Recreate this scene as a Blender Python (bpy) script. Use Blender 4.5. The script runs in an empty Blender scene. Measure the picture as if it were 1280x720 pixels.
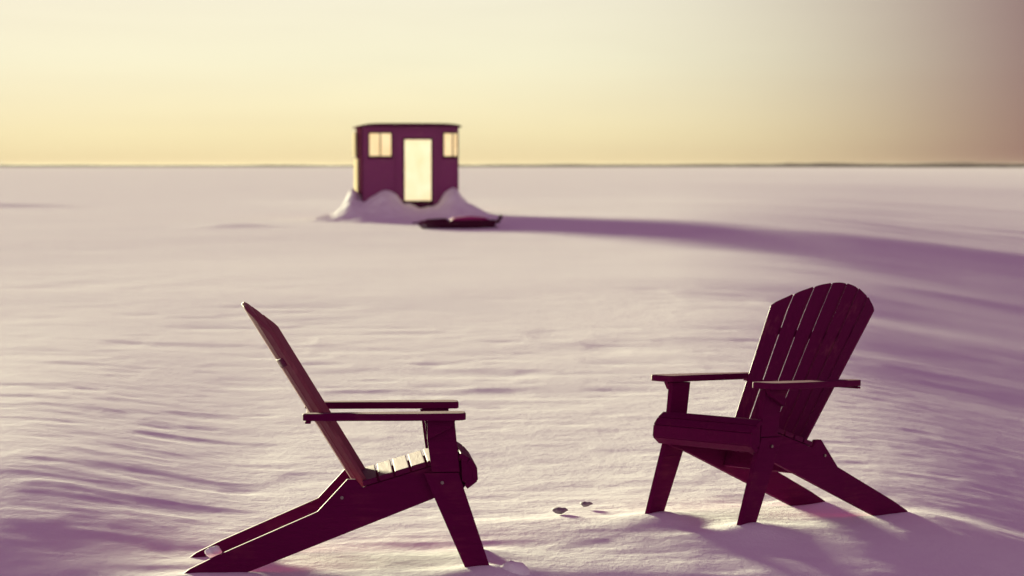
import bpy, bmesh, math, random
import numpy as np
from mathutils import Vector, Matrix, Euler

rnd = random.Random(7)
rad = math.radians
scene = bpy.context.scene
COL = scene.collection

# ------------------------------------------------------------------ settings
F_PX = 3200.0                 # focal length in pixels of a 1280 px wide frame
EYE = 1.336
SUN_AZ = rad(-20.5)           # left of the viewing axis (+Y), beyond the chairs
SUN_EL = rad(5.2)
EXPOSURE = 2.35

# ------------------------------------------------------------------ helpers
def link(o, parent=None):
    COL.objects.link(o)
    if parent is not None:
        o.parent = parent
    return o

def obj(name, bm, mat, parent=None, smooth=False, bevel=0.0, seg=2):
    bmesh.ops.recalc_face_normals(bm, faces=bm.faces[:])
    if bevel > 0:
        es = [e for e in bm.edges if len(e.link_faces) == 2 and e.calc_face_angle(0) > rad(25)]
        bmesh.ops.bevel(bm, geom=es, offset=bevel, segments=seg, profile=0.6, affect='EDGES', clamp_overlap=True)
    me = bpy.data.meshes.new(name)
    bm.to_mesh(me); bm.free()
    if smooth:
        for p in me.polygons:
            p.use_smooth = True
    mats = mat if isinstance(mat, (list, tuple)) else [mat]
    for m in mats:
        me.materials.append(m)
    return link(bpy.data.objects.new(name, me), parent)

def empty(name, loc, rot=(0, 0, 0)):
    o = bpy.data.objects.new(name, None)
    o.empty_display_size = 0.2
    o.location = loc
    o.rotation_mode = 'XYZ'
    o.rotation_euler = rot
    return link(o)

def tag(o, label=None, cat=None, group=None, kind=None):
    if label: o['label'] = label
    if cat: o['category'] = cat
    if group: o['group'] = group
    if kind: o['kind'] = kind
    return o

def prism(bm, pts, y0, y1):
    """polygon in x,z extruded along y"""
    a = [bm.verts.new((x, y0, z)) for x, z in pts]
    b = [bm.verts.new((x, y1, z)) for x, z in pts]
    bm.faces.new(a); bm.faces.new(b[::-1])
    n = len(pts)
    for i in range(n):
        bm.faces.new((a[i], b[i], b[(i + 1) % n], a[(i + 1) % n]))

def prism_xy(bm, pts, z0, z1):
    a = [bm.verts.new((x, y, z0)) for x, y in pts]
    b = [bm.verts.new((x, y, z1)) for x, y in pts]
    bm.faces.new(a); bm.faces.new(b[::-1])
    n = len(pts)
    for i in range(n):
        bm.faces.new((a[i], b[i], b[(i + 1) % n], a[(i + 1) % n]))

def box(bm, x0, x1, y0, y1, z0, z1):
    prism_xy(bm, [(x0, y0), (x1, y0), (x1, y1), (x0, y1)], z0, z1)

def cyl(bm, p, axis, r, h, n=14):
    """cylinder centred on p along axis"""
    z = Vector(axis).normalized()
    M = Matrix.Translation(Vector(p)) @ z.to_track_quat('Z', 'Y').to_matrix().to_4x4()
    bmesh.ops.create_cone(bm, cap_ends=True, segments=n, radius1=r, radius2=r, depth=h, matrix=M)

def bar(bm, a, b, r, n=10):
    a = Vector(a); b = Vector(b)
    cyl(bm, (a + b) / 2, b - a, r, (b - a).length, n)

# ------------------------------------------------------------------ materials
class NT:
    """tiny node-writing helper"""
    def __init__(s, tree):
        s.t = tree
    def n(s, typ, **kw):
        nd = s.t.nodes.new(typ)
        for k, v in kw.items():
            setattr(nd, k, v)
        return nd
    def plug(s, sock, v):
        if hasattr(v, 'links') or isinstance(v, bpy.types.NodeSocket):
            s.t.links.new(v, sock)
        else:
            sock.default_value = v
    def m(s, op, a, b=0.0, c=0.0, clamp=False):
        nd = s.n('ShaderNodeMath', operation=op, use_clamp=clamp)
        s.plug(nd.inputs[0], a); s.plug(nd.inputs[1], b); s.plug(nd.inputs[2], c)
        return nd.outputs[0]
    def mix(s, f, a, b, blend='MIX'):
        nd = s.n('ShaderNodeMix', data_type='RGBA', blend_type=blend)
        s.plug(nd.inputs[0], f)
        for sock, v in ((nd.inputs[6], a), (nd.inputs[7], b)):
            if isinstance(v, tuple):
                v = tuple(v) + (1.0,) if len(v) == 3 else v
            s.plug(sock, v)
        return nd.outputs[2]
    def ramp(s, f, stops):
        nd = s.n('ShaderNodeValToRGB')
        s.plug(nd.inputs[0], f)
        e = nd.color_ramp.elements
        while len(e) > 1:
            e.remove(e[-1])
        e[0].position = stops[0][0]; e[0].color = tuple(stops[0][1]) + (1,)
        for p, c in stops[1:]:
            x = e.new(p); x.color = tuple(c) + (1,)
        return nd.outputs[0]
    def noise(s, vec, scale, detail=3.0, rough=0.55, dist=0.0):
        nd = s.n('ShaderNodeTexNoise')
        if vec is not None: s.t.links.new(vec, nd.inputs['Vector'])
        nd.inputs['Scale'].default_value = scale
        nd.inputs['Detail'].default_value = detail
        nd.inputs['Roughness'].default_value = rough
        nd.inputs['Distortion'].default_value = dist
        return nd.outputs[0]
    def scaled(s, vec, sc):
        nd = s.n('ShaderNodeMapping')
        s.t.links.new(vec, nd.inputs[0])
        nd.inputs['Scale'].default_value = sc
        return nd.outputs[0]
    def bump(s, h, strength, dist):
        nd = s.n('ShaderNodeBump')
        nd.inputs['Strength'].default_value = strength
        nd.inputs['Distance'].default_value = dist
        s.t.links.new(h, nd.inputs['Height'])
        return nd.outputs[0]

def new_mat(name):
    m = bpy.data.materials.new(name)
    m.use_nodes = True
    nt = NT(m.node_tree)
    b = m.node_tree.nodes['Principled BSDF']
    tc = nt.n('ShaderNodeTexCoord')
    return m, nt, b, tc

def painted_wood(name, c0, c1, worn, grain_axis='X', rough=0.48, bump=0.25, spec=0.14):
    m, nt, b, tc = new_mat(name)
    sc = {'X': (3, 40, 40), 'Y': (40, 3, 40), 'Z': (40, 40, 3)}[grain_axis]
    g = nt.noise(nt.scaled(tc.outputs['Object'], sc), 1.6, 5, 0.6, 0.4)
    big = nt.noise(tc.outputs['Object'], 6.0, 4, 0.6)
    col = nt.mix(g, c0, c1)
    w = nt.m('SUBTRACT', nt.m('ADD', nt.m('MULTIPLY', g, 0.5), big), 0.82)
    w = nt.m('MULTIPLY', w, 2.2, clamp=True)
    nt.plug(b.inputs['Base Color'], nt.mix(w, col, worn))
    nt.plug(b.inputs['Roughness'], nt.m('ADD', nt.m('MULTIPLY', big, 0.25), rough - 0.12))
    b.inputs['Specular IOR Level'].default_value = spec
    nt.plug(b.inputs['Normal'], nt.bump(g, bump, 0.004))
    return m

M_WOOD = painted_wood('plum_painted_wood', (0.090, 0.0022, 0.042), (0.135, 0.004, 0.060), (0.18, 0.03, 0.06), 'X', 0.72, 0.3, 0.05)
M_FLARED = painted_wood('flare_lightened_slats', (0.19, 0.042, 0.070), (0.25, 0.068, 0.092), (0.32, 0.12, 0.13), 'Z', 0.62, 0.35, 0.10)  # plum lightened to paint in the flare over one chair's back
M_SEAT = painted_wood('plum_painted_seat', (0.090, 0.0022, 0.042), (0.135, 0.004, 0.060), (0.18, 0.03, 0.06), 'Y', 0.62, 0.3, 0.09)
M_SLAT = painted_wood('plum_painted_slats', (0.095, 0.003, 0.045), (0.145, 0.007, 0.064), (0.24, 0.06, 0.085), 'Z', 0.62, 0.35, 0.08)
M_STEEL, nt, b, tc = new_mat('bolt_steel')
b.inputs['Metallic'].default_value = 1.0
b.inputs['Roughness'].default_value = 0.4
nt.plug(b.inputs['Base Color'], nt.mix(nt.noise(tc.outputs['Object'], 60), (0.16, 0.11, 0.12), (0.30, 0.24, 0.24)))

M_HUT = painted_wood('hut_plum_boards', (0.21, 0.042, 0.135), (0.27, 0.058, 0.17), (0.30, 0.09, 0.16), 'Z', 0.6, 0.3)
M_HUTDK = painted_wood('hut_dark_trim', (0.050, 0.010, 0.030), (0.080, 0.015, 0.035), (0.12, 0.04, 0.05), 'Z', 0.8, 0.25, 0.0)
M_PALE = painted_wood('hut_pale_sheet', (0.58, 0.48, 0.30), (0.68, 0.58, 0.38), (0.42, 0.28, 0.20), 'Z', 0.8, 0.25, 0.0)
M_SLEDR = painted_wood('sled_magenta_cover', (0.30, 0.012, 0.13), (0.40, 0.022, 0.18), (0.40, 0.06, 0.17), 'X', 0.5)

def glow_pane(name, c0, c1, s):
    m, nt, b, tc = new_mat(name)
    n = nt.noise(tc.outputs['Object'], 3.2, 3, 0.6)
    b.inputs['Base Color'].default_value = (0.7, 0.65, 0.5, 1)
    b.inputs['Roughness'].default_value = 0.25
    nt.plug(b.inputs['Emission Color'], nt.mix(nt.m('MULTIPLY', nt.m('SUBTRACT', n, 0.3), 2.5, clamp=True), c0, c1))
    b.inputs['Emission Strength'].default_value = s  # the glass itself emits; nothing glows behind it
    return m
M_PANE = glow_pane('glowing_window_glass', (0.86, 0.58, 0.20), (1.0, 0.82, 0.40), 0.17)
M_DOORPANE = glow_pane('glowing_door_glass', (0.92, 0.72, 0.31), (1.0, 0.92, 0.55), 0.18)

def snow_material(name, scale=1.0):
    m, nt, b, tc = new_mat(name)
    geo = nt.n('ShaderNodeNewGeometry')
    P = geo.outputs['Position']
    big = nt.noise(P, 0.35, 4, 0.55)
    col = nt.mix(big, (0.80, 0.79, 0.81), (0.88, 0.87, 0.87))
    nt.plug(b.inputs['Base Color'], col)
    b.inputs['Roughness'].default_value = 0.62
    b.inputs['Specular IOR Level'].default_value = 0.0
    fine = nt.noise(nt.scaled(P, (1.0, 0.7, 1.0)), 26.0, 5, 0.65)
    grain = nt.noise(P, 220.0, 2, 0.5)
    h = nt.m('ADD', nt.m('MULTIPLY', fine, 1.0), nt.m('MULTIPLY', grain, 0.20))
    nt.plug(b.inputs['Normal'], nt.bump(h, 0.50 * scale, 0.012))
    return m
M_SNOW = snow_material('snow_surface')
M_ICE, nt, b, tc = new_mat('shade_dark_ice')
nt.plug(b.inputs['Base Color'], nt.mix(nt.noise(tc.outputs['Object'], 40), (0.16, 0.12, 0.16), (0.30, 0.25, 0.29)))  # shade of the clods' facets put into the base colour
b.inputs['Roughness'].default_value = 0.7
b.inputs['Specular IOR Level'].default_value = 0.1
M_BANK = snow_material('snow_bank_surface', 0.8)

M_SHORE, nt, b, tc = new_mat('far_shore_scrub')
nt.plug(b.inputs['Base Color'], nt.mix(nt.noise(tc.outputs['Object'], 0.02, 4), (0.070, 0.022, 0.040), (0.10, 0.034, 0.055)))
b.inputs['Roughness'].default_value = 0.9

# ------------------------------------------------------------------ noise
def vnoise(x, y, seed):
    """smooth value noise, arrays"""
    xi = np.floor(x).astype(np.int64); yi = np.floor(y).astype(np.int64)
    fx = x - xi; fy = y - yi
    fx = fx * fx * fx * (fx * (fx * 6 - 15) + 10); fy = fy * fy * fy * (fy * (fy * 6 - 15) + 10)
    def h(a, b):
        n = (a * 374761393 + b * 668265263 + seed * 144665) & 0x7fffffff
        n = ((n ^ (n >> 13)) * 1274126177) & 0x7fffffff
        n = (n ^ (n >> 16)) & 0xffff
        return n / 32767.5 - 1.0
    v00 = h(xi, yi); v10 = h(xi + 1, yi); v01 = h(xi, yi + 1); v11 = h(xi + 1, yi + 1)
    return (v00 * (1 - fx) + v10 * fx) * (1 - fy) + (v01 * (1 - fx) + v11 * fx) * fy

def sstep(a, b, x):
    t = np.clip((x - a) / (b - a), 0, 1)
    return t * t * (3 - 2 * t)

# ------------------------------------------------------------------ chair poses
CHAIR_L = dict(loc=(-0.2545, 8.7656, -0.0135), rot=(-0.0183, -0.0010, 0.0683))
CHAIR_R = dict(loc=(0.7866, 9.5671, 0.0162), rot=(0.0072, -0.0355, 3.8969))
def pose_matrix(c):
    return Matrix.Translation(c['loc']) @ Euler(c['rot'], 'XYZ').to_matrix().to_4x4()

FEET = []
for c in (CHAIR_L, CHAIR_R):
    M = pose_matrix(c)
    for s in (-1, 1):
        for (x, w) in ((0.12, 1.0), (-0.66, 0.0), (-0.81, 0.25)):
            p = M @ Vector((x, s * 0.225, 0))
            FEET.append((p.x, p.y, p.z, w))

def ground_z(x, y, sp):
    """height of the snow; sp = local grid spacing (fades out detail the grid cannot carry)"""
    z = np.zeros_like(x)
    def oct(lx, ly, amp, seed, sharp=False):
        lam = min(lx, ly)
        fade = np.exp(-(sp / lam * 1.6) ** 2)
        n = vnoise(x / lx + 11.3 * seed, y / ly + 7.1 * seed, seed)
        if sharp:
            n = -np.clip(n - 0.25, 0, 1) * 1.6      # isolated shallow hollows
        return amp * fade * n
    z += oct(9.0, 14.0, 0.022, 1)
    z += oct(22.0, 30.0, 0.03, 9)
    # the foreground falls away towards the viewer and to the right, sloped to darken those edges
    s_ = sstep(-0.1, 0.7, x)
    d = np.clip(9.3 - 0.15 * s_ - y, 0, 4)
    z += -(0.066 + 0.006 * s_) * d ** 2
    yy = np.clip(y, 4, None)
    Y = 25.0 * (1 - np.exp(-yy / 25.0))
    q = np.clip(x / yy, -1, 0.34)
    near = 1 - sstep(10.5, 19.0, y)
    qa = 0.060 + 0.048 * near; qb = qa + 0.085; gm = 0.30
    qq = np.clip(q - qa, 0, None); w_ = qb - qa
    G = np.where(qq < w_, gm * qq ** 2 / (2 * w_), gm * (qq - w_ / 2))
    z += -Y * G
    # a low drift off to the left, its lee slope shaped to darken the near corner
    su = -0.35 * x + 0.937 * y
    wl = sstep(0.095, 0.20, -x / yy)
    z += 0.15 * wl * sstep(7.4, 11.0, su) * (1 - sstep(10.6, 24.0, su))
    # long low drift out to the right, its slope turned to the viewer
    wd = sstep(1.0, 6.0, x - 0.25 * (45 - y)) * (1 - sstep(25.0, 60.0, x))
    z += 0.30 * wd * sstep(38.5, 50.0, y + 0.25 * x + 0.8 * vnoise(x / 2.1, y / 3.0, 41)) * (1 - sstep(55.0, 110.0, y))
    # level ground where each chair stands
    for c in (CHAIR_L, CHAIR_R):
        M = pose_matrix(c)
        o = M @ Vector((-0.31, 0, 0)); nz = M.to_3x3() @ Vector((0, 0, 1))
        pl = o.z - (nz.x * (x - o.x) + nz.y * (y - o.y)) / nz.z
        rr = np.sqrt(((x - o.x) / 0.95) ** 2 + ((y - o.y) / 0.60) ** 2)
        k = 0.75 * (1 - sstep(0.35, 1.6, rr))
        z = z * (1 - k) + (pl - 0.006) * k
    for fx, fy, fz, w in FEET:
        k = np.exp(-((x - fx) ** 2 + (y - fy) ** 2) / 0.17 ** 2)
        z = z * (1 - k) + (fz - 0.004 - 0.010 * (w < 0.9)) * k
    z += oct(2.6, 3.9, 0.007, 2)
    # rougher relief added so the right and far snow turns darker
    rough = sstep(0.03, 0.16, x / yy) * sstep(9.0, 16.0, y)
    for lx, ly, amp, sd_ in ((2.2, 1.5, 0.016, 51), (6.0, 4.0, 0.040, 52), (15.0, 10.0, 0.09, 53), (40.0, 25.0, 0.19, 54), (100.0, 60.0, 0.34, 55)):
        z += oct(lx, ly, 1.0, sd_) * amp * rough * sstep(0.0, 1.0, (y - 4 * ly * 0.5) / (4 * ly))
    z += oct(0.9, 1.5, 0.0026, 3)
    patch = np.clip(0.45 + 1.1 * vnoise(x / 2.3 + 5.1, y / 3.1 + 1.7, 61), 0, 1)     # hollows come in clusters
    z += oct(0.40, 0.42, 0.0075, 4, True) * patch
    z += oct(0.80, 0.75, 0.0075, 7, True) * patch
    z += oct(0.21, 0.22, 0.0036, 5, True)
    z += 0.15 * np.exp(-((x + 17.0) / 2.8) ** 2 - ((y - 83.0) / 1.8) ** 2) + 0.07 * np.exp(-((x + 6.0) / 0.8) ** 2 - ((y - 55.5) / 1.2) ** 2)
    # thin crust edges: short steep lips on the side away from the wind
    lip = vnoise(x / 1.3 + 2.2, y / 0.9, 62)
    z += 0.0016 * sstep(0.10, 0.22, lip) * np.exp(-(sp / 0.07) ** 2) * patch
    z += oct(0.24, 0.20, 0.0014, 6)
    z += oct(0.11, 0.10, 0.0012, 8)
    z += oct(0.065, 0.065, 0.0008, 10)
    for fx, fy, fz, w in FEET:
        z += 0.012 * w * np.exp(-(((x - fx - 0.07) / 0.10) ** 2 + ((y - fy + 0.06) / 0.16) ** 2))
        z += -0.006 * np.exp(-(((x - fx + 0.16) / 0.10) ** 2 + ((y - fy - 0.10) / 0.10) ** 2))
    return z

def axis(core0, core1, step, grow1, lim1, grow2, lim2):
    a = list(np.arange(core0, core1, step))
    s = step; v = a[-1]
    while v < lim2:
        s *= grow1 if v < lim1 else grow2
        v += s; a.append(v)
    return a

def build_ground():
    xs = axis(0.0, 2.3, 0.02, 1.025, 14.0, 1.14, 7000)
    xs = np.array([-v for v in xs[:0:-1]] + xs)
    ys = [7.4]
    while ys[-1] < 7000:
        y = ys[-1]
        ys.append(y + min(max(0.013, 0.00023 * y * y), 0.07 * y))
    back = [7.4 - v for v in axis(0.0, 0.2, 0.03, 1.12, 60.0, 1.25, 3000)][:0:-1]
    ys = np.array(back + ys)
    X, Y = np.meshgrid(xs, ys)
    sx = np.gradient(xs); sy = np.gradient(ys)
    # foreshortening: depth spacing may be coarser
    SP = np.maximum(np.broadcast_to(sx[None, :], X.shape), np.broadcast_to(sy[:, None] * 0.8, X.shape))
    Z = ground_z(X, Y, SP)
    nx, ny = len(xs), len(ys)
    co = np.stack([X, Y, Z], -1).reshape(-1, 3).astype(np.float32)
    idx = np.arange(nx * ny).reshape(ny, nx)
    f = np.stack([idx[:-1, :-1], idx[:-1, 1:], idx[1:, 1:], idx[1:, :-1]], -1).reshape(-1, 4)
    me = bpy.data.meshes.new('snow_field')
    me.vertices.add(len(co)); me.vertices.foreach_set('co', co.ravel())
    me.loops.add(f.size); me.loops.foreach_set('vertex_index', f.ravel().astype(np.int32))
    me.polygons.add(len(f))
    me.polygons.foreach_set('loop_start', np.arange(0, f.size, 4, dtype=np.int32))
    me.polygons.foreach_set('loop_total', np.full(len(f), 4, dtype=np.int32))
    me.polygons.foreach_set('use_smooth', np.ones(len(f), dtype=bool))
    me.update(calc_edges=True); me.validate()
    me.materials.append(M_SNOW)
    print('ground', nx, ny)
    o = link(bpy.data.objects.new('snow_field', me))
    tag(o, 'wide flat field of wind packed snow on the frozen lake', None, None, 'structure')
build_ground()

# ------------------------------------------------------------------ far shore
def build_shore():
    bm = bmesh.new()
    N = 900; R0 = 2400.0
    prev = None
    for i in range(N):
        a = rad(-75) + rad(150) * i / (N - 1)
        n = float(vnoise(np.array([i * 0.11]), np.array([3.3]), 21)[0]) + 0.6 * float(vnoise(np.array([i * 0.43]), np.array([9.3]), 22)[0])
        h = (2.1 + 1.5 * min(1, max(0, (math.degrees(a) + 2) / 9))) * (1 + 0.20 * n)
        row = []
        for dr, hh in ((0, -0.4), (8, 0.75 * h), (25, h), (70, 0.8 * h), (130, -0.4)):
            rr = R0 + dr
            row.append(bm.verts.new((rr * math.sin(a), rr * math.cos(a), hh)))
        if prev:
            for k in range(4):
                bm.faces.new((prev[k], row[k], row[k + 1], prev[k + 1]))
        prev = row
    o = obj('shore', bm, M_SHORE)
    tag(o, 'thin dark line of low wooded shore along the horizon', None, None, 'structure')
build_shore()

# ------------------------------------------------------------------ adirondack chair
LEAN = rad(31.6)
UX, UZ = -math.sin(LEAN), math.cos(LEAN)      # up along the back
NX, NZ = math.cos(LEAN), math.sin(LEAN)       # out of its front face
BASE = Vector((-0.254, 0, 0.215))             # middle of the bottom edge of the back

def back_point(y, t, n):
    return (BASE.x + UX * t + NX * n, y, BASE.z + UZ * t + NZ * n)

def back_halfwidth(t):
    return 0.186 + (0.262 - 0.186) * min(1, t / 0.64)

def back_curve(y, t):                          # concave: the outer slats stand forward
    return 0.044 * (y / back_halfwidth(t)) ** 2

T_APEX = 0.785
def back_top(y):
    return T_APEX - 0.140 * (abs(y) / 0.262) ** 1.9

def chair_seat_z(x):
    return 0.287 + (x + 0.27) * 0.300

def make_chair():
    root = empty('adirondack_chair', (0, 0, 0))
    # side rails that are also the long rear legs
    rail = [(-0.900, -0.045), (-0.840, 0.000), (-0.753, 0.042), (-0.413, 0.188), (-0.312, 0.296), (-0.285, 0.296),
            (-0.262, 0.268), (0.050, 0.362), (0.096, 0.338), (0.110, 0.300), (0.073, 0.258), (-0.020, 0.230), (-0.613, 0.000), (-0.735, -0.045)]
    for s in (-1, 1):
        bm = bmesh.new()
        prism(bm, rail, s * 0.196, s * 0.218)
        r = obj('side_rail', bm, M_WOOD, root, bevel=0.003)
        for (x, z) in ((0.005, 0.285), (-0.33, 0.235)):
            bm = bmesh.new()
            cyl(bm, (x, s * 0.2455 if x > -0.1 else s * 0.2205, z), (0, 1, 0), 0.0055, 0.007)
            obj('bolt', bm, M_STEEL, r, smooth=False)
    # front legs: kicked forward below the seat, upright post above
    for s in (-1, 1):
        bm = bmesh.new()
        prism(bm, [(-0.057, 0.318), (0.060, 0.318), (0.184, -0.060), (0.106, -0.060), (-0.012, 0.212)], s * 0.2205, s * 0.2425)
        obj('front_leg', bm, M_WOOD, root, bevel=0.003)
        bm = bmesh.new()
        prism(bm, [(-0.053, 0.496), (0.047, 0.496), (0.064, 0.3205), (-0.030, 0.3205)], s * 0.2205, s * 0.2425)
        p = obj('arm_post', bm, M_WOOD, root, bevel=0.003)
        bm = bmesh.new()
        prism(bm, [(-0.045, 0.496), (0.050, 0.496), (0.034, 0.470), (-0.045, 0.430)], s * 0.2440, s * 0.2650)
        obj('bracket', bm, M_WOOD, p, bevel=0.002)
    # armrests, wide in front, narrow behind, rounded corners
    for s in (-1, 1):
        pts = []
        outline = [(0.083, 0.200, 0.025), (0.083, 0.318, 0.035), (-0.10, 0.322, 0.05), (-0.46, 0.292, 0.025), (-0.46, 0.232, 0.028), (-0.26, 0.222, 0.05)]
        n = len(outline)
        for i in range(n):
            p0 = Vector(outline[i - 1][:2]); p1 = Vector(outline[i][:2]); p2 = Vector(outline[(i + 1) % n][:2]); rr = outline[i][2]
            a = p1 + (p0 - p1).normalized() * rr; c = p1 + (p2 - p1).normalized() * rr
            for k in range(5):
                t = k / 4
                q = a * (1 - t) ** 2 + p1 * 2 * t * (1 - t) + c * t * t
                pts.append((q.x, s * q.y))
        bm = bmesh.new()
        prism_xy(bm, pts, 0.4985, 0.5225)
        obj('armrest', bm, M_WOOD, root, bevel=0.005)
    # seat: cross slats, then the rounded front edge
    bm = bmesh.new()
    x = -0.262
    sl = math.atan(0.300)
    for i in range(6):
        w = 0.047
        x1 = x + w
        c, s_ = math.cos(sl), math.sin(sl)
        z0 = chair_seat_z(x); z1 = chair_seat_z(x1)
        prism(bm, [(x, z0), (x1, z1), (x1 + s_ * 0.018, z1 - c * 0.018), (x + s_ * 0.018, z0 - c * 0.018)], -0.2185, 0.2185)
        x = x1 + 0.0075
    obj('seat', bm, M_SEAT, root, bevel=0.003)
    bm = bmesh.new()
    path = [(0.066, 0.386), (0.098, 0.366), (0.122, 0.338), (0.125, 0.290), (0.088, 0.262)]
    prism(bm, [(0.0685, 0.372), (0.086, 0.360), (0.1055, 0.336), (0.1085, 0.294), (0.0885, 0.279), (0.0715, 0.290)], -0.2455, 0.2455)
    for i in range(4):
        a = Vector((path[i][0], path[i][1])); b_ = Vector((path[i + 1][0], path[i + 1][1]))
        d = (b_ - a).normalized(); nrm = Vector((-d.y, d.x))
        if nrm.dot(Vector((-1, -0.4))) < 0: nrm = -nrm
        a2 = a + d * 0.002; b2 = b_ - d * 0.002
        prism(bm, [(a2.x, a2.y), (b2.x, b2.y), (b2.x + nrm.x * 0.018, b2.y + nrm.y * 0.018), (a2.x + nrm.x * 0.018, a2.y + nrm.y * 0.018)], -0.247, 0.247)
    obj('seat_front', bm, M_WOOD, root, bevel=0.003)
    # fan shaped, slightly hollow back of seven slats
    bm = bmesh.new()
    NS = 7
    ROWS = 10; COLS = 4
    for k in range(NS):
        f0 = -1 + 2 * k / NS; f1 = -1 + 2 * (k + 1) / NS
        front, rear = [], []
        for j in range(ROWS + 1):
            rf, rr = [], []
            for i in range(COLS + 1):
                yt = None
                u = i / COLS
                fm = f0 + (f1 - f0) * u
                # slat edges run straight from the narrow foot to the wide top
                tt = 0.0
                ytop = back_halfwidth(0.70) * fm
                tend = back_top(ytop)
                t = tend * j / ROWS
                g = 0.0041
                y = back_halfwidth(t) * fm + (g if i == 0 else (-g if i == COLS else 0))
                ymid = back_halfwidth(t) * (f0 + f1) / 2
                cv = back_curve(ymid, t) + (y - ymid) * 2 * 0.044 * ymid / back_halfwidth(t) ** 2   # flat slat, tangent to the curve
                rf.append(bm.verts.new(back_point(y, t, cv + 0.0065)))
                rr.append(bm.verts.new(back_point(y, t, cv - 0.0065)))
            front.append(rf); rear.append(rr)
        for j in range(ROWS):
            for i in range(COLS):
                bm.faces.new((front[j][i], front[j][i + 1], front[j + 1][i + 1], front[j + 1][i]))
                bm.faces.new((rear[j][i], rear[j + 1][i], rear[j + 1][i + 1], rear[j][i + 1]))
            bm.faces.new((front[j][0], front[j + 1][0], rear[j + 1][0], rear[j][0]))
            bm.faces.new((front[j][COLS], rear[j][COLS], rear[j + 1][COLS], front[j + 1][COLS]))
        for i in range(COLS):
            bm.faces.new((front[0][i], rear[0][i], rear[0][i + 1], front[0][i + 1]))
            bm.faces.new((front[ROWS][i], front[ROWS][i + 1], rear[ROWS][i + 1], rear[ROWS][i]))
    obj('backrest', bm, M_SLAT, root, bevel=0.0025, seg=1)
    # curved braces behind the slats
    def brace(t, half, depth, h, name):
        bm = bmesh.new()
        n = 14
        A, B = [], []
        for i in range(n + 1):
            y = -half + 2 * half * i / n
            nn = back_curve(y, t) - 0.0042
            A.append((y, nn)); B.append((y, nn - depth if depth > 0 else nn))
        v = []
        for t2 in (t - h / 2, t + h / 2):
            v.append([[bm.verts.new(back_point(y, t2, q)) for y, q in A], [bm.verts.new(back_point(y, t2, q - depth)) for y, q in A]])
        for i in range(n):
            lo, hi = v
            bm.faces.new((lo[0][i], lo[0][i + 1], hi[0][i + 1], hi[0][i]))
            bm.faces.new((lo[1][i], hi[1][i], hi[1][i + 1], lo[1][i + 1]))
            bm.faces.new((lo[0][i], lo[1][i], lo[1][i + 1], lo[0][i + 1]))
            bm.faces.new((hi[0][i], hi[0][i + 1], hi[1][i + 1], hi[1][i]))
        for i in (0, n):
            bm.faces.new((v[0][0][i], v[1][0][i], v[1][1][i], v[0][1][i]))
        obj(name, bm, M_WOOD, root, bevel=0.002, seg=1)
    brace(0.545, 0.215, 0.004, 0.032, 'back_brace')
    # the arm brace crosses behind the back and carries the rear ends of the arms
    bm = bmesh.new()
    box(bm, -0.452, -0.432, -0.288, 0.288, 0.489, 0.4970)
    obj('arm_brace', bm, M_WOOD, root, bevel=0.003)
    bm = bmesh.new()
    prism(bm, [(-0.262, 0.235), (-0.243, 0.241), (-0.222, 0.170), (-0.241, 0.164)], -0.1945, 0.1945)
    obj('seat_stretcher', bm, M_WOOD, root, bevel=0.002)
    return root

def copy_tree(o, parent=None):
    c = o.copy(); COL.objects.link(c)
    if parent is not None:
        c.parent = parent
    for ch in list(o.children):
        copy_tree(ch, c)
    return c

def place(o, c):
    o.rotation_mode = 'XYZ'
    o.location = c['loc']; o.rotation_euler = c['rot']

chair_a = make_chair()
chair_b = copy_tree(chair_a)
place(chair_a, CHAIR_L); place(chair_b, CHAIR_R)
for ch in chair_a.children:                      # the profile chair's back carries flare as a lighter paint colour
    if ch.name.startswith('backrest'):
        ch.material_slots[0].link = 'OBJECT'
        ch.material_slots[0].material = M_FLARED
        ch['label'] = 'plum slatted back coloured lighter and browner for flare'
GRP = 'adirondack chairs left out on the snow'
tag(chair_a, 'plum slatted adirondack chair seen in side profile, its seat facing the other chair', 'chair', GRP)
tag(chair_b, 'plum slatted adirondack chair turned toward the viewer, showing its fan back', 'chair', GRP)

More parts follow.
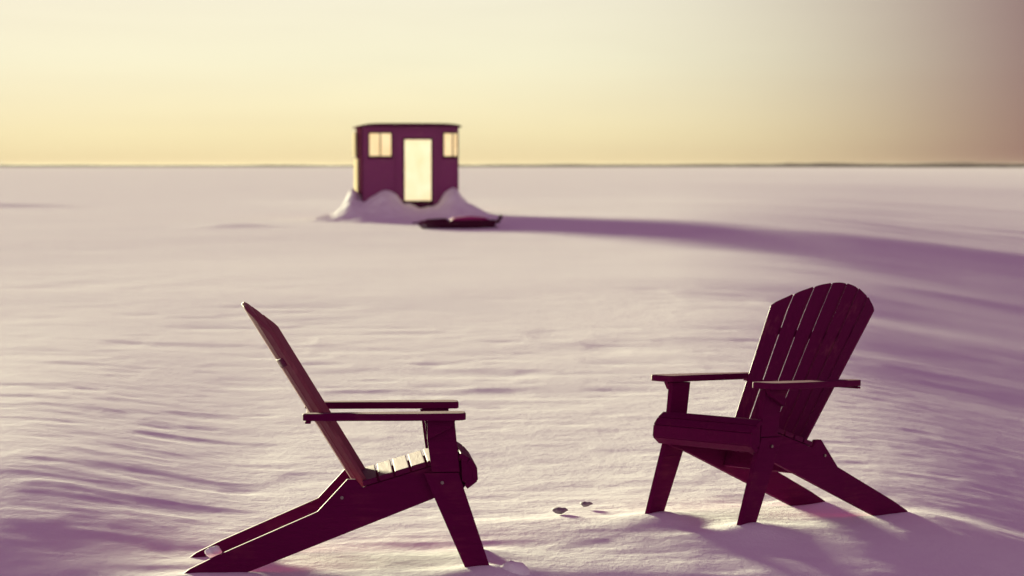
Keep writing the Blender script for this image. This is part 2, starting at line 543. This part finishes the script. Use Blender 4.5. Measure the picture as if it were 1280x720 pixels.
# ------------------------------------------------------------------ ice fishing hut
HUT = Vector((-2.42, 61.2, 0.0)); HUT_YAW = rad(7.5)
def make_hut():
    root = empty('ice_fishing_hut', HUT, (0, 0, HUT_YAW))
    tag(root, 'small plum ice fishing hut with glowing windows and a bright glass door, banked with snow', 'hut')
    W = 1.15; D = 2.3                    # half width, depth; the front wall lies at y = 0
    Z0 = 0.22; Z1 = 2.275
    # front wall with openings
    wl = (-0.985, -0.465, 1.565, 2.105)
    wr = (0.800, 1.120, 1.565, 2.105)
    dr = (-0.190, 0.540, 0.40, 2.000)
    bm = bmesh.new()
    xs = [-W, wl[0], wl[1], dr[0], dr[1], wr[0], wr[1], W]
    def wallbox(x0, x1, z0, z1):
        box(bm, x0, x1, 0.0, 0.05, z0, z1)
    wallbox(-W, wl[0], Z0, Z1)
    wallbox(wl[0], wl[1], Z0, wl[2]); wallbox(wl[0], wl[1], wl[3], Z1)
    wallbox(wl[1], dr[0], Z0, Z1)
    wallbox(dr[0], dr[1], Z0, dr[2]); wallbox(dr[0], dr[1], dr[3], Z1)
    wallbox(dr[1], wr[0], Z0, Z1)
    wallbox(wr[0], wr[1], Z0, wr[2]); wallbox(wr[0], wr[1], wr[3], Z1)
    wallbox(wr[1], W, Z0, Z1)
    bmesh.ops.remove_doubles(bm, verts=bm.verts[:], dist=1e-5)
    # drop the inner faces between the pieces
    seen = {}
    for f in bm.faces[:]:
        key = tuple(sorted(v.index for v in f.verts)) if False else tuple(sorted((round(v.co.x, 4), round(v.co.y, 4), round(v.co.z, 4)) for v in f.verts))
        seen.setdefault(key, []).append(f)
    kill = [f for fs in seen.values() if len(fs) > 1 for f in fs]
    bmesh.ops.delete(bm, geom=kill, context='FACES')
    obj('front_wall', bm, M_HUT, root)
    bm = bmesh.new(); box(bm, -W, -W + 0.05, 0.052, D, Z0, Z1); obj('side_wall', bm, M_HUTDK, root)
    bm = bmesh.new(); box(bm, W - 0.05, W, 0.052, D, Z0, Z1); obj('side_wall', bm, M_HUT, root)
    bm = bmesh.new(); box(bm, -W + 0.052, W - 0.052, D - 0.05, D - 0.002, Z0, Z1); obj('back_wall', bm, M_HUT, root)
    bm = bmesh.new(); box(bm, -W + 0.052, W - 0.052, 0.052, D - 0.052, Z0, Z0 + 0.05); obj('floor', bm, M_HUTDK, root)
    for x in (-0.75, 0.75):
        bm = bmesh.new(); box(bm, x - 0.05, x + 0.05, -0.15, D + 0.25, -0.03, Z0 - 0.002); obj('skid', bm, M_HUTDK, root, bevel=0.01)
    # board joints on the front: thin battens
    for i, x in enumerate((-1.133, -0.36, 0.655, 1.136)):
        bm = bmesh.new(); box(bm, x - 0.014, x + 0.014, -0.016, -0.002, Z0, Z1 - 0.003); obj('batten', bm, M_HUT, root, bevel=0.003)
    # roof: gently crowned slab, rounded at the eaves
    bm = bmesh.new()
    pts = []
    n = 24
    for i in range(n + 1):
        x = -W - 0.06 + (2 * W + 0.12) * i / n
        u = x / (W + 0.06)
        z = Z1 + 0.072 - 0.055 * abs(u) ** 8 - 0.006 * u * u
        pts.append((x, z))
    pts += [(W + 0.06, Z1 - 0.028), (W + 0.015, Z1 + 0.004), (-W - 0.015, Z1 + 0.004), (-W - 0.06, Z1 - 0.028)]
    prism(bm, pts, -0.16, D + 0.14)
    rf = obj('roof', bm, M_HUTDK, root, bevel=0.006)
    # windows: frame, mullion, glowing glass
    def window(x0, x1, z0, z1, mull, parent=None):
        fb = bmesh.new()
        t = 0.028
        box(fb, x0 - t, x1 + t, -0.022, -0.002, z1, z1 + t)
        box(fb, x0 - t, x1 + t, -0.022, -0.002, z0 - t, z0)
        box(fb, x0 - t, x0, -0.022, -0.002, z0 + 0.001, z1 - 0.001)
        box(fb, x1, x1 + t, -0.022, -0.002, z0 + 0.001, z1 - 0.001)
        w = obj('window', fb, M_HUTDK, root, bevel=0.003)
        pb = bmesh.new(); box(pb, x0 + 0.001, x1 - 0.001, 0.018, 0.026, z0 + 0.001, z1 - 0.001)
        obj('pane', pb, M_PANE, w)
        mb = bmesh.new(); box(mb, mull - 0.014, mull + 0.014, 0.002, 0.016, z0 + 0.002, z1 - 0.002)
        obj('mullion', mb, M_HUTDK, w)
        sb = bmesh.new(); box(sb, x0 - 0.04, x1 + 0.04 if x1 < 1.0 else x1 + 0.028, -0.05, -0.004, z0 - 0.058, z0 - 0.030)
        obj('sill', sb, M_HUTDK, w, bevel=0.003)
    window(*wl, -0.725)
    window(*wr, 1.012)
    # door: frame round one tall glowing pane, handle, threshold
    db = bmesh.new()
    x0, x1, z0, z1 = dr
    t = 0.045
    pz0 = 0.50
    box(db, x0 + 0.002, x0 + t, 0.002, 0.040, z0 + 0.002, z1 - 0.002)
    box(db, x1 - t, x1 - 0.002, 0.002, 0.040, z0 + 0.002, z1 - 0.002)
    box(db, x0 + t + 0.0005, x1 - t - 0.0005, 0.003, 0.039, z1 - t, z1 - 0.002)
    box(db, x0 + t + 0.0005, x1 - t - 0.0005, 0.003, 0.039, z0 + 0.002, pz0)
    d = obj('door', db, M_HUTDK, root, bevel=0.003)
    pb = bmesh.new(); box(pb, x0 + t - 0.002, x1 - t + 0.002, 0.016, 0.026, pz0 - 0.002, z1 - t + 0.002)
    obj('pane', pb, M_DOORPANE, d)
    hb = bmesh.new(); bar(hb, (x0 + 0.022, -0.035, 1.12), (x0 + 0.022, -0.035, 1.24), 0.008)
    bar(hb, (x0 + 0.022, -0.035, 1.13), (x0 + 0.022, 0.01, 1.13), 0.006); bar(hb, (x0 + 0.022, -0.035, 1.23), (x0 + 0.022, 0.01, 1.23), 0.006)
    obj('handle', hb, M_STEEL, d)
    tb = bmesh.new(); box(tb, x0 - 0.05, x1 + 0.05, -0.07, -0.003, 0.33, 0.385); obj('threshold', tb, M_HUTDK, root, bevel=0.004)
    # left side: corner board, pale shutter standing open, frosted post
    cb = bmesh.new(); box(cb, -W - 0.022, -W - 0.002, -0.004, 0.10, Z0, Z1 - 0.03); obj('corner_board', cb, M_HUTDK, root, bevel=0.004)
    sh = bmesh.new(); box(sh, -W - 0.085, -W - 0.03, 1.45, 2.05, 1.56, 2.14); s = obj('shutter', sh, M_PALE, root, bevel=0.02)
    sw = bmesh.new(); box(sw, -W - 0.019, -W - 0.003, 0.70, 1.25, 1.56, 2.12); obj('side_window', sw, M_HUTDK, root, bevel=0.004)
    # downpipe-like vertical pale post with frost lumps
    pp = bmesh.new(); box(pp, -W - 0.055, -W - 0.004, 1.15, 2.2, Z0, 1.50); obj('side_plank', pp, M_PALE, root, bevel=0.006)
    st = bmesh.new(); cyl(st, (0.5, 1.7, 2.36), (0, 0, 1), 0.0001, 0.0001) if False else None
    return root
hut = make_hut()
HM = Matrix.Translation(HUT) @ Matrix.Rotation(HUT_YAW, 4, 'Z')

# ------------------------------------------------------------------ snow banked round the hut
def bank_height(x, y):
    """hut coordinates (numpy arrays): x to the right, y into the hut"""
    kx = np.array([-2.6, -1.75, -1.45, -1.15, -0.95, -0.72, -0.50, -0.30, -0.16, 0.1, 0.50, 0.66, 0.80, 0.95, 1.10, 1.22, 1.50, 1.80, 2.3, 3.2])
    kz = np.array([0.0, 0.10, 0.26, 0.42, 0.56, 0.64, 0.63, 0.52, 0.34, 0.27, 0.28, 0.36, 0.60, 0.74, 0.72, 0.56, 0.32, 0.17, 0.06, 0.0])
    prof = np.interp(x, kx, kz)
    # smooth the profile
    prof = 0.25 * np.interp(x - 0.06, kx, kz) + 0.5 * prof + 0.25 * np.interp(x + 0.06, kx, kz)
    d = np.maximum(-y, 0)
    back = np.maximum(y - 2.3, 0)
    fall = np.exp(-(d / 1.25) ** 1.5) * np.exp(-(back / 0.9) ** 1.6)
    flat = 0.10 * np.exp(-((x + 0.0) / 2.4) ** 2) * np.exp(-(d / 2.8) ** 2) * np.exp(-(back / 1.6) ** 2)
    side = np.exp(-np.maximum(np.abs(x) - 1.15, 0) / 0.55)
    z = prof * fall + flat
    # heap of lit snow against the left wall
    z += 0.34 * np.exp(-((x + 1.34) / 0.20) ** 2) * np.exp(-((y - 1.0) / 0.60) ** 2)
    z += 0.20 * np.exp(-((x + 1.45) / 0.22) ** 2) * np.exp(-((y - 0.2) / 0.7) ** 2)
    n = 0.06 * vnoise(x * 1.9 + 3, y * 1.7, 31) + 0.045 * vnoise(x * 4.6, y * 4.3 + 9, 32) + 0.022 * vnoise(x * 11, y * 10, 33)
    env = np.clip(z / 0.25, 0, 1)
    return z + n * env - 0.03

def build_bank():
    xs = np.linspace(-3.2, 3.6, 150); ys = np.linspace(-4.6, 5.0, 170)
    X, Y = np.meshgrid(xs, ys)
    Z = bank_height(X, Y)
    edge = sstep(0, 0.8, np.minimum(np.minimum(X + 3.2, 3.6 - X), np.minimum(Y + 4.6, 5.0 - Y)))
    Z = Z * edge - 0.10 * (1 - edge)
    bm = bmesh.new()
    vs = [[bm.verts.new((X[j, i], Y[j, i], Z[j, i])) for i in range(len(xs))] for j in range(len(ys))]
    for j in range(len(ys) - 1):
        for i in range(len(xs) - 1):
            cx = xs[i]; cy = ys[j]
            if -1.05 < cx < 1.03 and 0.10 < cy < 2.15:
                continue            # inside the hut there is a floor, not snow
            bm.faces.new((vs[j][i], vs[j][i + 1], vs[j + 1][i + 1], vs[j + 1][i]))
    bmesh.ops.delete(bm, geom=[v for v in bm.verts if not v.link_faces], context='VERTS')
    o = obj('snow_bank', bm, M_BANK, smooth=True)
    for p in o.data.polygons:
        pass
    o.location = HUT; o.rotation_euler = (0, 0, HUT_YAW)
    tag(o, 'heaped snow bank piled around the foot of the hut, dipping at its door', 'snow bank')
build_bank()

# ------------------------------------------------------------------ sled lying in front of the bank
def build_sled():
    root = empty('cargo_sled', (-1.13, 53.9, 0.0), (0, 0, rad(4)))
    tag(root, 'low dark sled with a magenta cover lying on the snow in front of the hut', 'sled')
    root.scale = (1, 1, 1.22)
    L = 0.80
    bm = bmesh.new()
    prism(bm, [(-L, 0.10), (-L + 0.12, 0.055), (L - 0.05, 0.05), (L, 0.12), (L, 0.16), (-L, 0.145)], -0.26, 0.26)
    obj('sled_hull', bm, M_HUTDK, root, bevel=0.012)
    bm = bmesh.new()
    prism(bm, [(-0.18, 0.150), (-0.10, 0.198), (0.25, 0.225), (0.55, 0.205), (0.66, 0.163), (0.2, 0.158)], -0.235, 0.235)
    obj('cover', bm, M_SLEDR, root, bevel=0.02)
    bm = bmesh.new()
    prism(bm, [(-0.70, 0.148), (-0.66, 0.172), (-0.26, 0.188), (-0.205, 0.152)], -0.20, 0.20)
    obj('load', bm, M_HUTDK, root, bevel=0.012)
    for s in (-1, 1):
        bm = bmesh.new()
        prism(bm, [(-L - 0.05, 0.085), (-L + 0.05, 0.0), (L - 0.02, -0.004), (L + 0.05, 0.03), (L + 0.03, 0.045), (-L + 0.10, 0.045), (-L - 0.03, 0.11)], s * 0.17, s * 0.21)
        obj('runner', bm, M_HUTDK, root, bevel=0.004)
    bm = bmesh.new()
    bar(bm, (L + 0.02, -0.20, 0.10), (L + 0.10, -0.20, 0.215), 0.022); bar(bm, (L + 0.02, 0.20, 0.10), (L + 0.10, 0.20, 0.215), 0.022)
    bar(bm, (L + 0.10, -0.235, 0.215), (L + 0.10, 0.235, 0.215), 0.028)
    obj('push_handle', bm, M_HUTDK, root)
    bm = bmesh.new()
    bar(bm, (-L + 0.02, 0.0, 0.12), (-L - 0.17, 0.0, 0.10), 0.014)
    obj('tow_bar', bm, M_HUTDK, root)
build_sled()

# ------------------------------------------------------------------ loose clods of snow
def clod(name, loc, r, sq, mat, label, cat, seed, group=None):
    bm = bmesh.new()
    bmesh.ops.create_icosphere(bm, subdivisions=3, radius=r)
    rr = random.Random(seed)
    off = Vector((rr.uniform(0, 50), rr.uniform(0, 50), 0))
    for v in bm.verts:
        d = v.co.normalized()
        k = 1 + 0.28 * float(vnoise(np.array([d.x * 2.2 + off.x + d.z]), np.array([d.y * 2.2 + off.y - d.z]), seed)[0]) \
              + 0.12 * float(vnoise(np.array([d.x * 5 + off.x]), np.array([d.y * 5 + d.z * 4]), seed + 1)[0])
        v.co *= k
        v.co.x *= sq[0]; v.co.y *= sq[1]; v.co.z *= sq[2]
    o = obj(name, bm, mat, smooth=True)
    o.location = loc
    o['label'] = label; o['category'] = cat
    if group: o['group'] = group
    return o

ML = pose_matrix(CHAIR_L)
p = ML @ Vector((-0.765, -0.205, 0.045))
clod('snow_clump', (p.x, p.y + 0.045, p.z + 0.005), 0.021, (1.15, 1.0, 0.9), M_BANK, 'small rounded lump of snow stuck on the rear leg of the profile chair', 'snow lump', 5)
p = ML @ Vector((0.20, -0.25, 0))
clod('snow_clump', (p.x + 0.03, p.y - 0.01, -0.038), 0.062, (1.2, 0.8, 0.80), M_BANK, 'kicked up heap of snow against the front foot of the profile chair', 'snow lump', 8)

def ground_at(px, py):
    u = (px - 640) / F_PX; dv = (py - 207) / F_PX
    y = EYE / dv
    return u * y, y
GC = 'dark clods lying on the open snow'
for (px, py, r, sd, lab) in ((700, 641, 0.020, 11, 'larger clod coloured dark for its shaded facets, lying on open snow left of the fan backed chair'),
                             (733, 633, 0.015, 12, 'smaller clod coloured dark for its shaded facets, lying just beside the larger clod on open snow')):
    x, y = ground_at(px, py)
    clod('ice_clod', (x, y, 0.004), r, (1.4, 1.3, 0.6), M_ICE, lab, 'ice clod', sd, GC)
x, y = ground_at(406, 277)
clod('snow_block', (x, y, 0.03), 0.13, (1.6, 1.0, 0.6), M_BANK, 'small block of shaded snow lying left of the hut bank', 'snow block', 14)

# ------------------------------------------------------------------ sky
def build_world():
    w = bpy.data.worlds.new('World')
    scene.world = w
    w.use_nodes = True
    t = w.node_tree
    for n in list(t.nodes):
        t.nodes.remove(n)
    nt = NT(t)
    out = nt.n('ShaderNodeOutputWorld')
    bg = nt.n('ShaderNodeBackground')
    t.links.new(bg.outputs[0], out.inputs[0])
    sky = nt.n('ShaderNodeTexSky')
    sky.sky_type = 'NISHITA'
    sky.sun_disc = False
    sky.sun_elevation = SUN_EL
    sky.sun_rotation = SUN_AZ          # Blender: 0 = +Y, positive turns towards +X
    sky.air_density = 1.4; sky.dust_density = 2.5; sky.ozone_density = 2.0
    tc = nt.n('ShaderNodeTexCoord')
    sp = nt.n('ShaderNodeSeparateXYZ')
    t.links.new(tc.outputs['Generated'], sp.inputs[0])
    X, Y, Z = sp.outputs
    az = nt.m('MULTIPLY', nt.m('ARCTAN2', X, Y), 180 / math.pi)
    el = nt.m('MULTIPLY', nt.m('ARCSINE', Z), 180 / math.pi)
    el0 = nt.m('MAXIMUM', el, 0.0)
    # overall dusk dome by elevation: pale mauve at the horizon, deep violet overhead
    dome_f = nt.ramp(nt.m('DIVIDE', el0, 90.0), [(0.0, DOME[0]), (0.05, DOME[0]), (0.14, DOME[1]), (0.35, DOME[2]), (1.0, DOME[3])])
    dome_b = nt.ramp(nt.m('DIVIDE', el0, 90.0), [(0.0, BACK), (0.14, BACK), (0.35, DOME[2]), (1.0, DOME[3])])
    dome = nt.mix(nt.m('MULTIPLY_ADD', Y, -0.9, 0.35, clamp=True), dome_f, dome_b)
    # the afterglow: a broad cream patch low over the ice
    da = nt.m('DIVIDE', nt.m('ABSOLUTE', nt.m('ADD', az, 6.0)), 15.5)
    ga = nt.m('EXPONENT', nt.m('MULTIPLY', nt.m('POWER', da, 4.4), -1.0))
    ge = nt.m('EXPONENT', nt.m('MULTIPLY', nt.m('POWER', nt.m('DIVIDE', el0, 9.0), 1.6), -1.0))
    glow = nt.ramp(nt.m('DIVIDE', el0, 6.0), [(0.0, GLOW[0]), (0.12, GLOW[1]), (0.40, GLOW[2]), (0.75, GLOW[3]), (1.0, GLOW[4])])
    g = nt.m('MULTIPLY', ga, ge)
    # wider warm skirt that stays reddish at its rim
    db_ = nt.m('DIVIDE', nt.m('ABSOLUTE', nt.m('ADD', az, 3.0)), 19.0)
    gb = nt.m('MULTIPLY', nt.m('EXPONENT', nt.m('MULTIPLY', nt.m('POWER', db_, 2.4), -1.0)),
              nt.m('EXPONENT', nt.m('MULTIPLY', nt.m('POWER', nt.m('DIVIDE', el0, 5.0), 1.5), -1.0)))
    # soft streaks of thin cloud so that the gradient is not mathematically clean
    n = nt.noise(nt.scaled(tc.outputs['Generated'], (6, 6, 60)), 1.2, 4, 0.5, 0.3)
    var = nt.m('ADD', nt.m('MULTIPLY', n, 0.12), 0.94)
    def scale(col, f):
        nd = nt.n('ShaderNodeMix', data_type='RGBA', blend_type='MULTIPLY')
        nd.inputs[0].default_value = 1.0
        t.links.new(col, nd.inputs[6])
        cmb = nt.n('ShaderNodeCombineColor')
        for i in range(3):
            nt.plug(cmb.inputs[i], f)
        t.links.new(cmb.outputs[0], nd.inputs[7])
        return nd.outputs[2]
    def add(a, b, f=1.0):
        return nt.mix(f, a, b, 'ADD')
    skyc = nt.mix(1.0, sky.outputs[0], SKY_TINT, 'MULTIPLY')
    col = add(skyc, dome)
    col = add(col, scale(scale(glow, g), var))
    skirt = nt.n('ShaderNodeRGB'); skirt.outputs[0].default_value = SKIRT + (1,)
    col = add(col, scale(skirt.outputs[0], gb))
    t.links.new(col, bg.inputs[0])
    bg.inputs[1].default_value = 0.1

K = 1.0
DOME = [(0.29, 0.10, 0.165), (0.60, 0.32, 0.49), (0.44, 0.19, 0.39), (0.36, 0.14, 0.34)]
BACK = (1.45, 1.12, 1.30)
GLOW = [(1.06, 1.08, 0.50), (1.32, 1.41, 0.74), (1.52, 1.76, 1.18), (1.84, 2.08, 1.56), (1.6, 1.7, 1.4)]
SKIRT = (0.20, 0.07, 0.04)
SKY_TINT = (0.004, 0.003, 0.004)
build_world()

# ------------------------------------------------------------------ air
def build_haze():
    m = bpy.data.materials.new('cold_evening_haze'); m.use_nodes = True
    t = m.node_tree
    for n in list(t.nodes): t.nodes.remove(n)
    nt = NT(t)
    out = nt.n('ShaderNodeOutputMaterial'); v = nt.n('ShaderNodeVolumePrincipled')
    v.inputs['Color'].default_value = (0.95, 0.86, 0.78, 1)
    v.inputs['Density'].default_value = HAZE
    v.inputs['Anisotropy'].default_value = 0.30
    t.links.new(v.outputs[0], out.inputs['Volume'])
    bm = bmesh.new()
    box(bm, -8200, 8200, -4200, 8300, -8.0, 5.5)
    o = obj('haze', bm, m)
    tag(o, 'thin pale evening haze lying over the whole ice', None, None, 'stuff')
HAZE = 0.000014
build_haze()

# ------------------------------------------------------------------ sun
sd = bpy.data.lights.new('sun', 'SUN')
sd.energy = 3.85
sd.angle = rad(5.5)
sd.color = (1.0, 1.0, 0.63)
so = link(bpy.data.objects.new('sun', sd))
to_sun = Vector((math.sin(SUN_AZ) * math.cos(SUN_EL), math.cos(SUN_AZ) * math.cos(SUN_EL), math.sin(SUN_EL)))
so.rotation_euler = to_sun.to_track_quat('Z', 'Y').to_euler()
so.location = (-20, 40, 12)

# ------------------------------------------------------------------ camera
cd = bpy.data.cameras.new('camera')
cd.sensor_width = 36.0
cd.lens = F_PX / 1280 * 36.0
cd.clip_start = 0.1; cd.clip_end = 12000
cam = link(bpy.data.objects.new('camera', cd))
cam.location = (0, 0, EYE)
cam.rotation_euler = (rad(90) - math.atan(153 / F_PX), 0, 0)
cd.dof.use_dof = True
cd.dof.focus_distance = 9.1
cd.dof.aperture_fstop = 5.0
scene.camera = cam

# ------------------------------------------------------------------ view
vs = scene.view_settings
scene.display_settings.display_device = 'sRGB'
vs.view_transform = 'Standard'
vs.look = 'None'
vs.exposure = EXPOSURE
vs.gamma = 1.0
vs.use_curve_mapping = False
scene.cycles.max_bounces = 6
scene.cycles.use_denoising = True
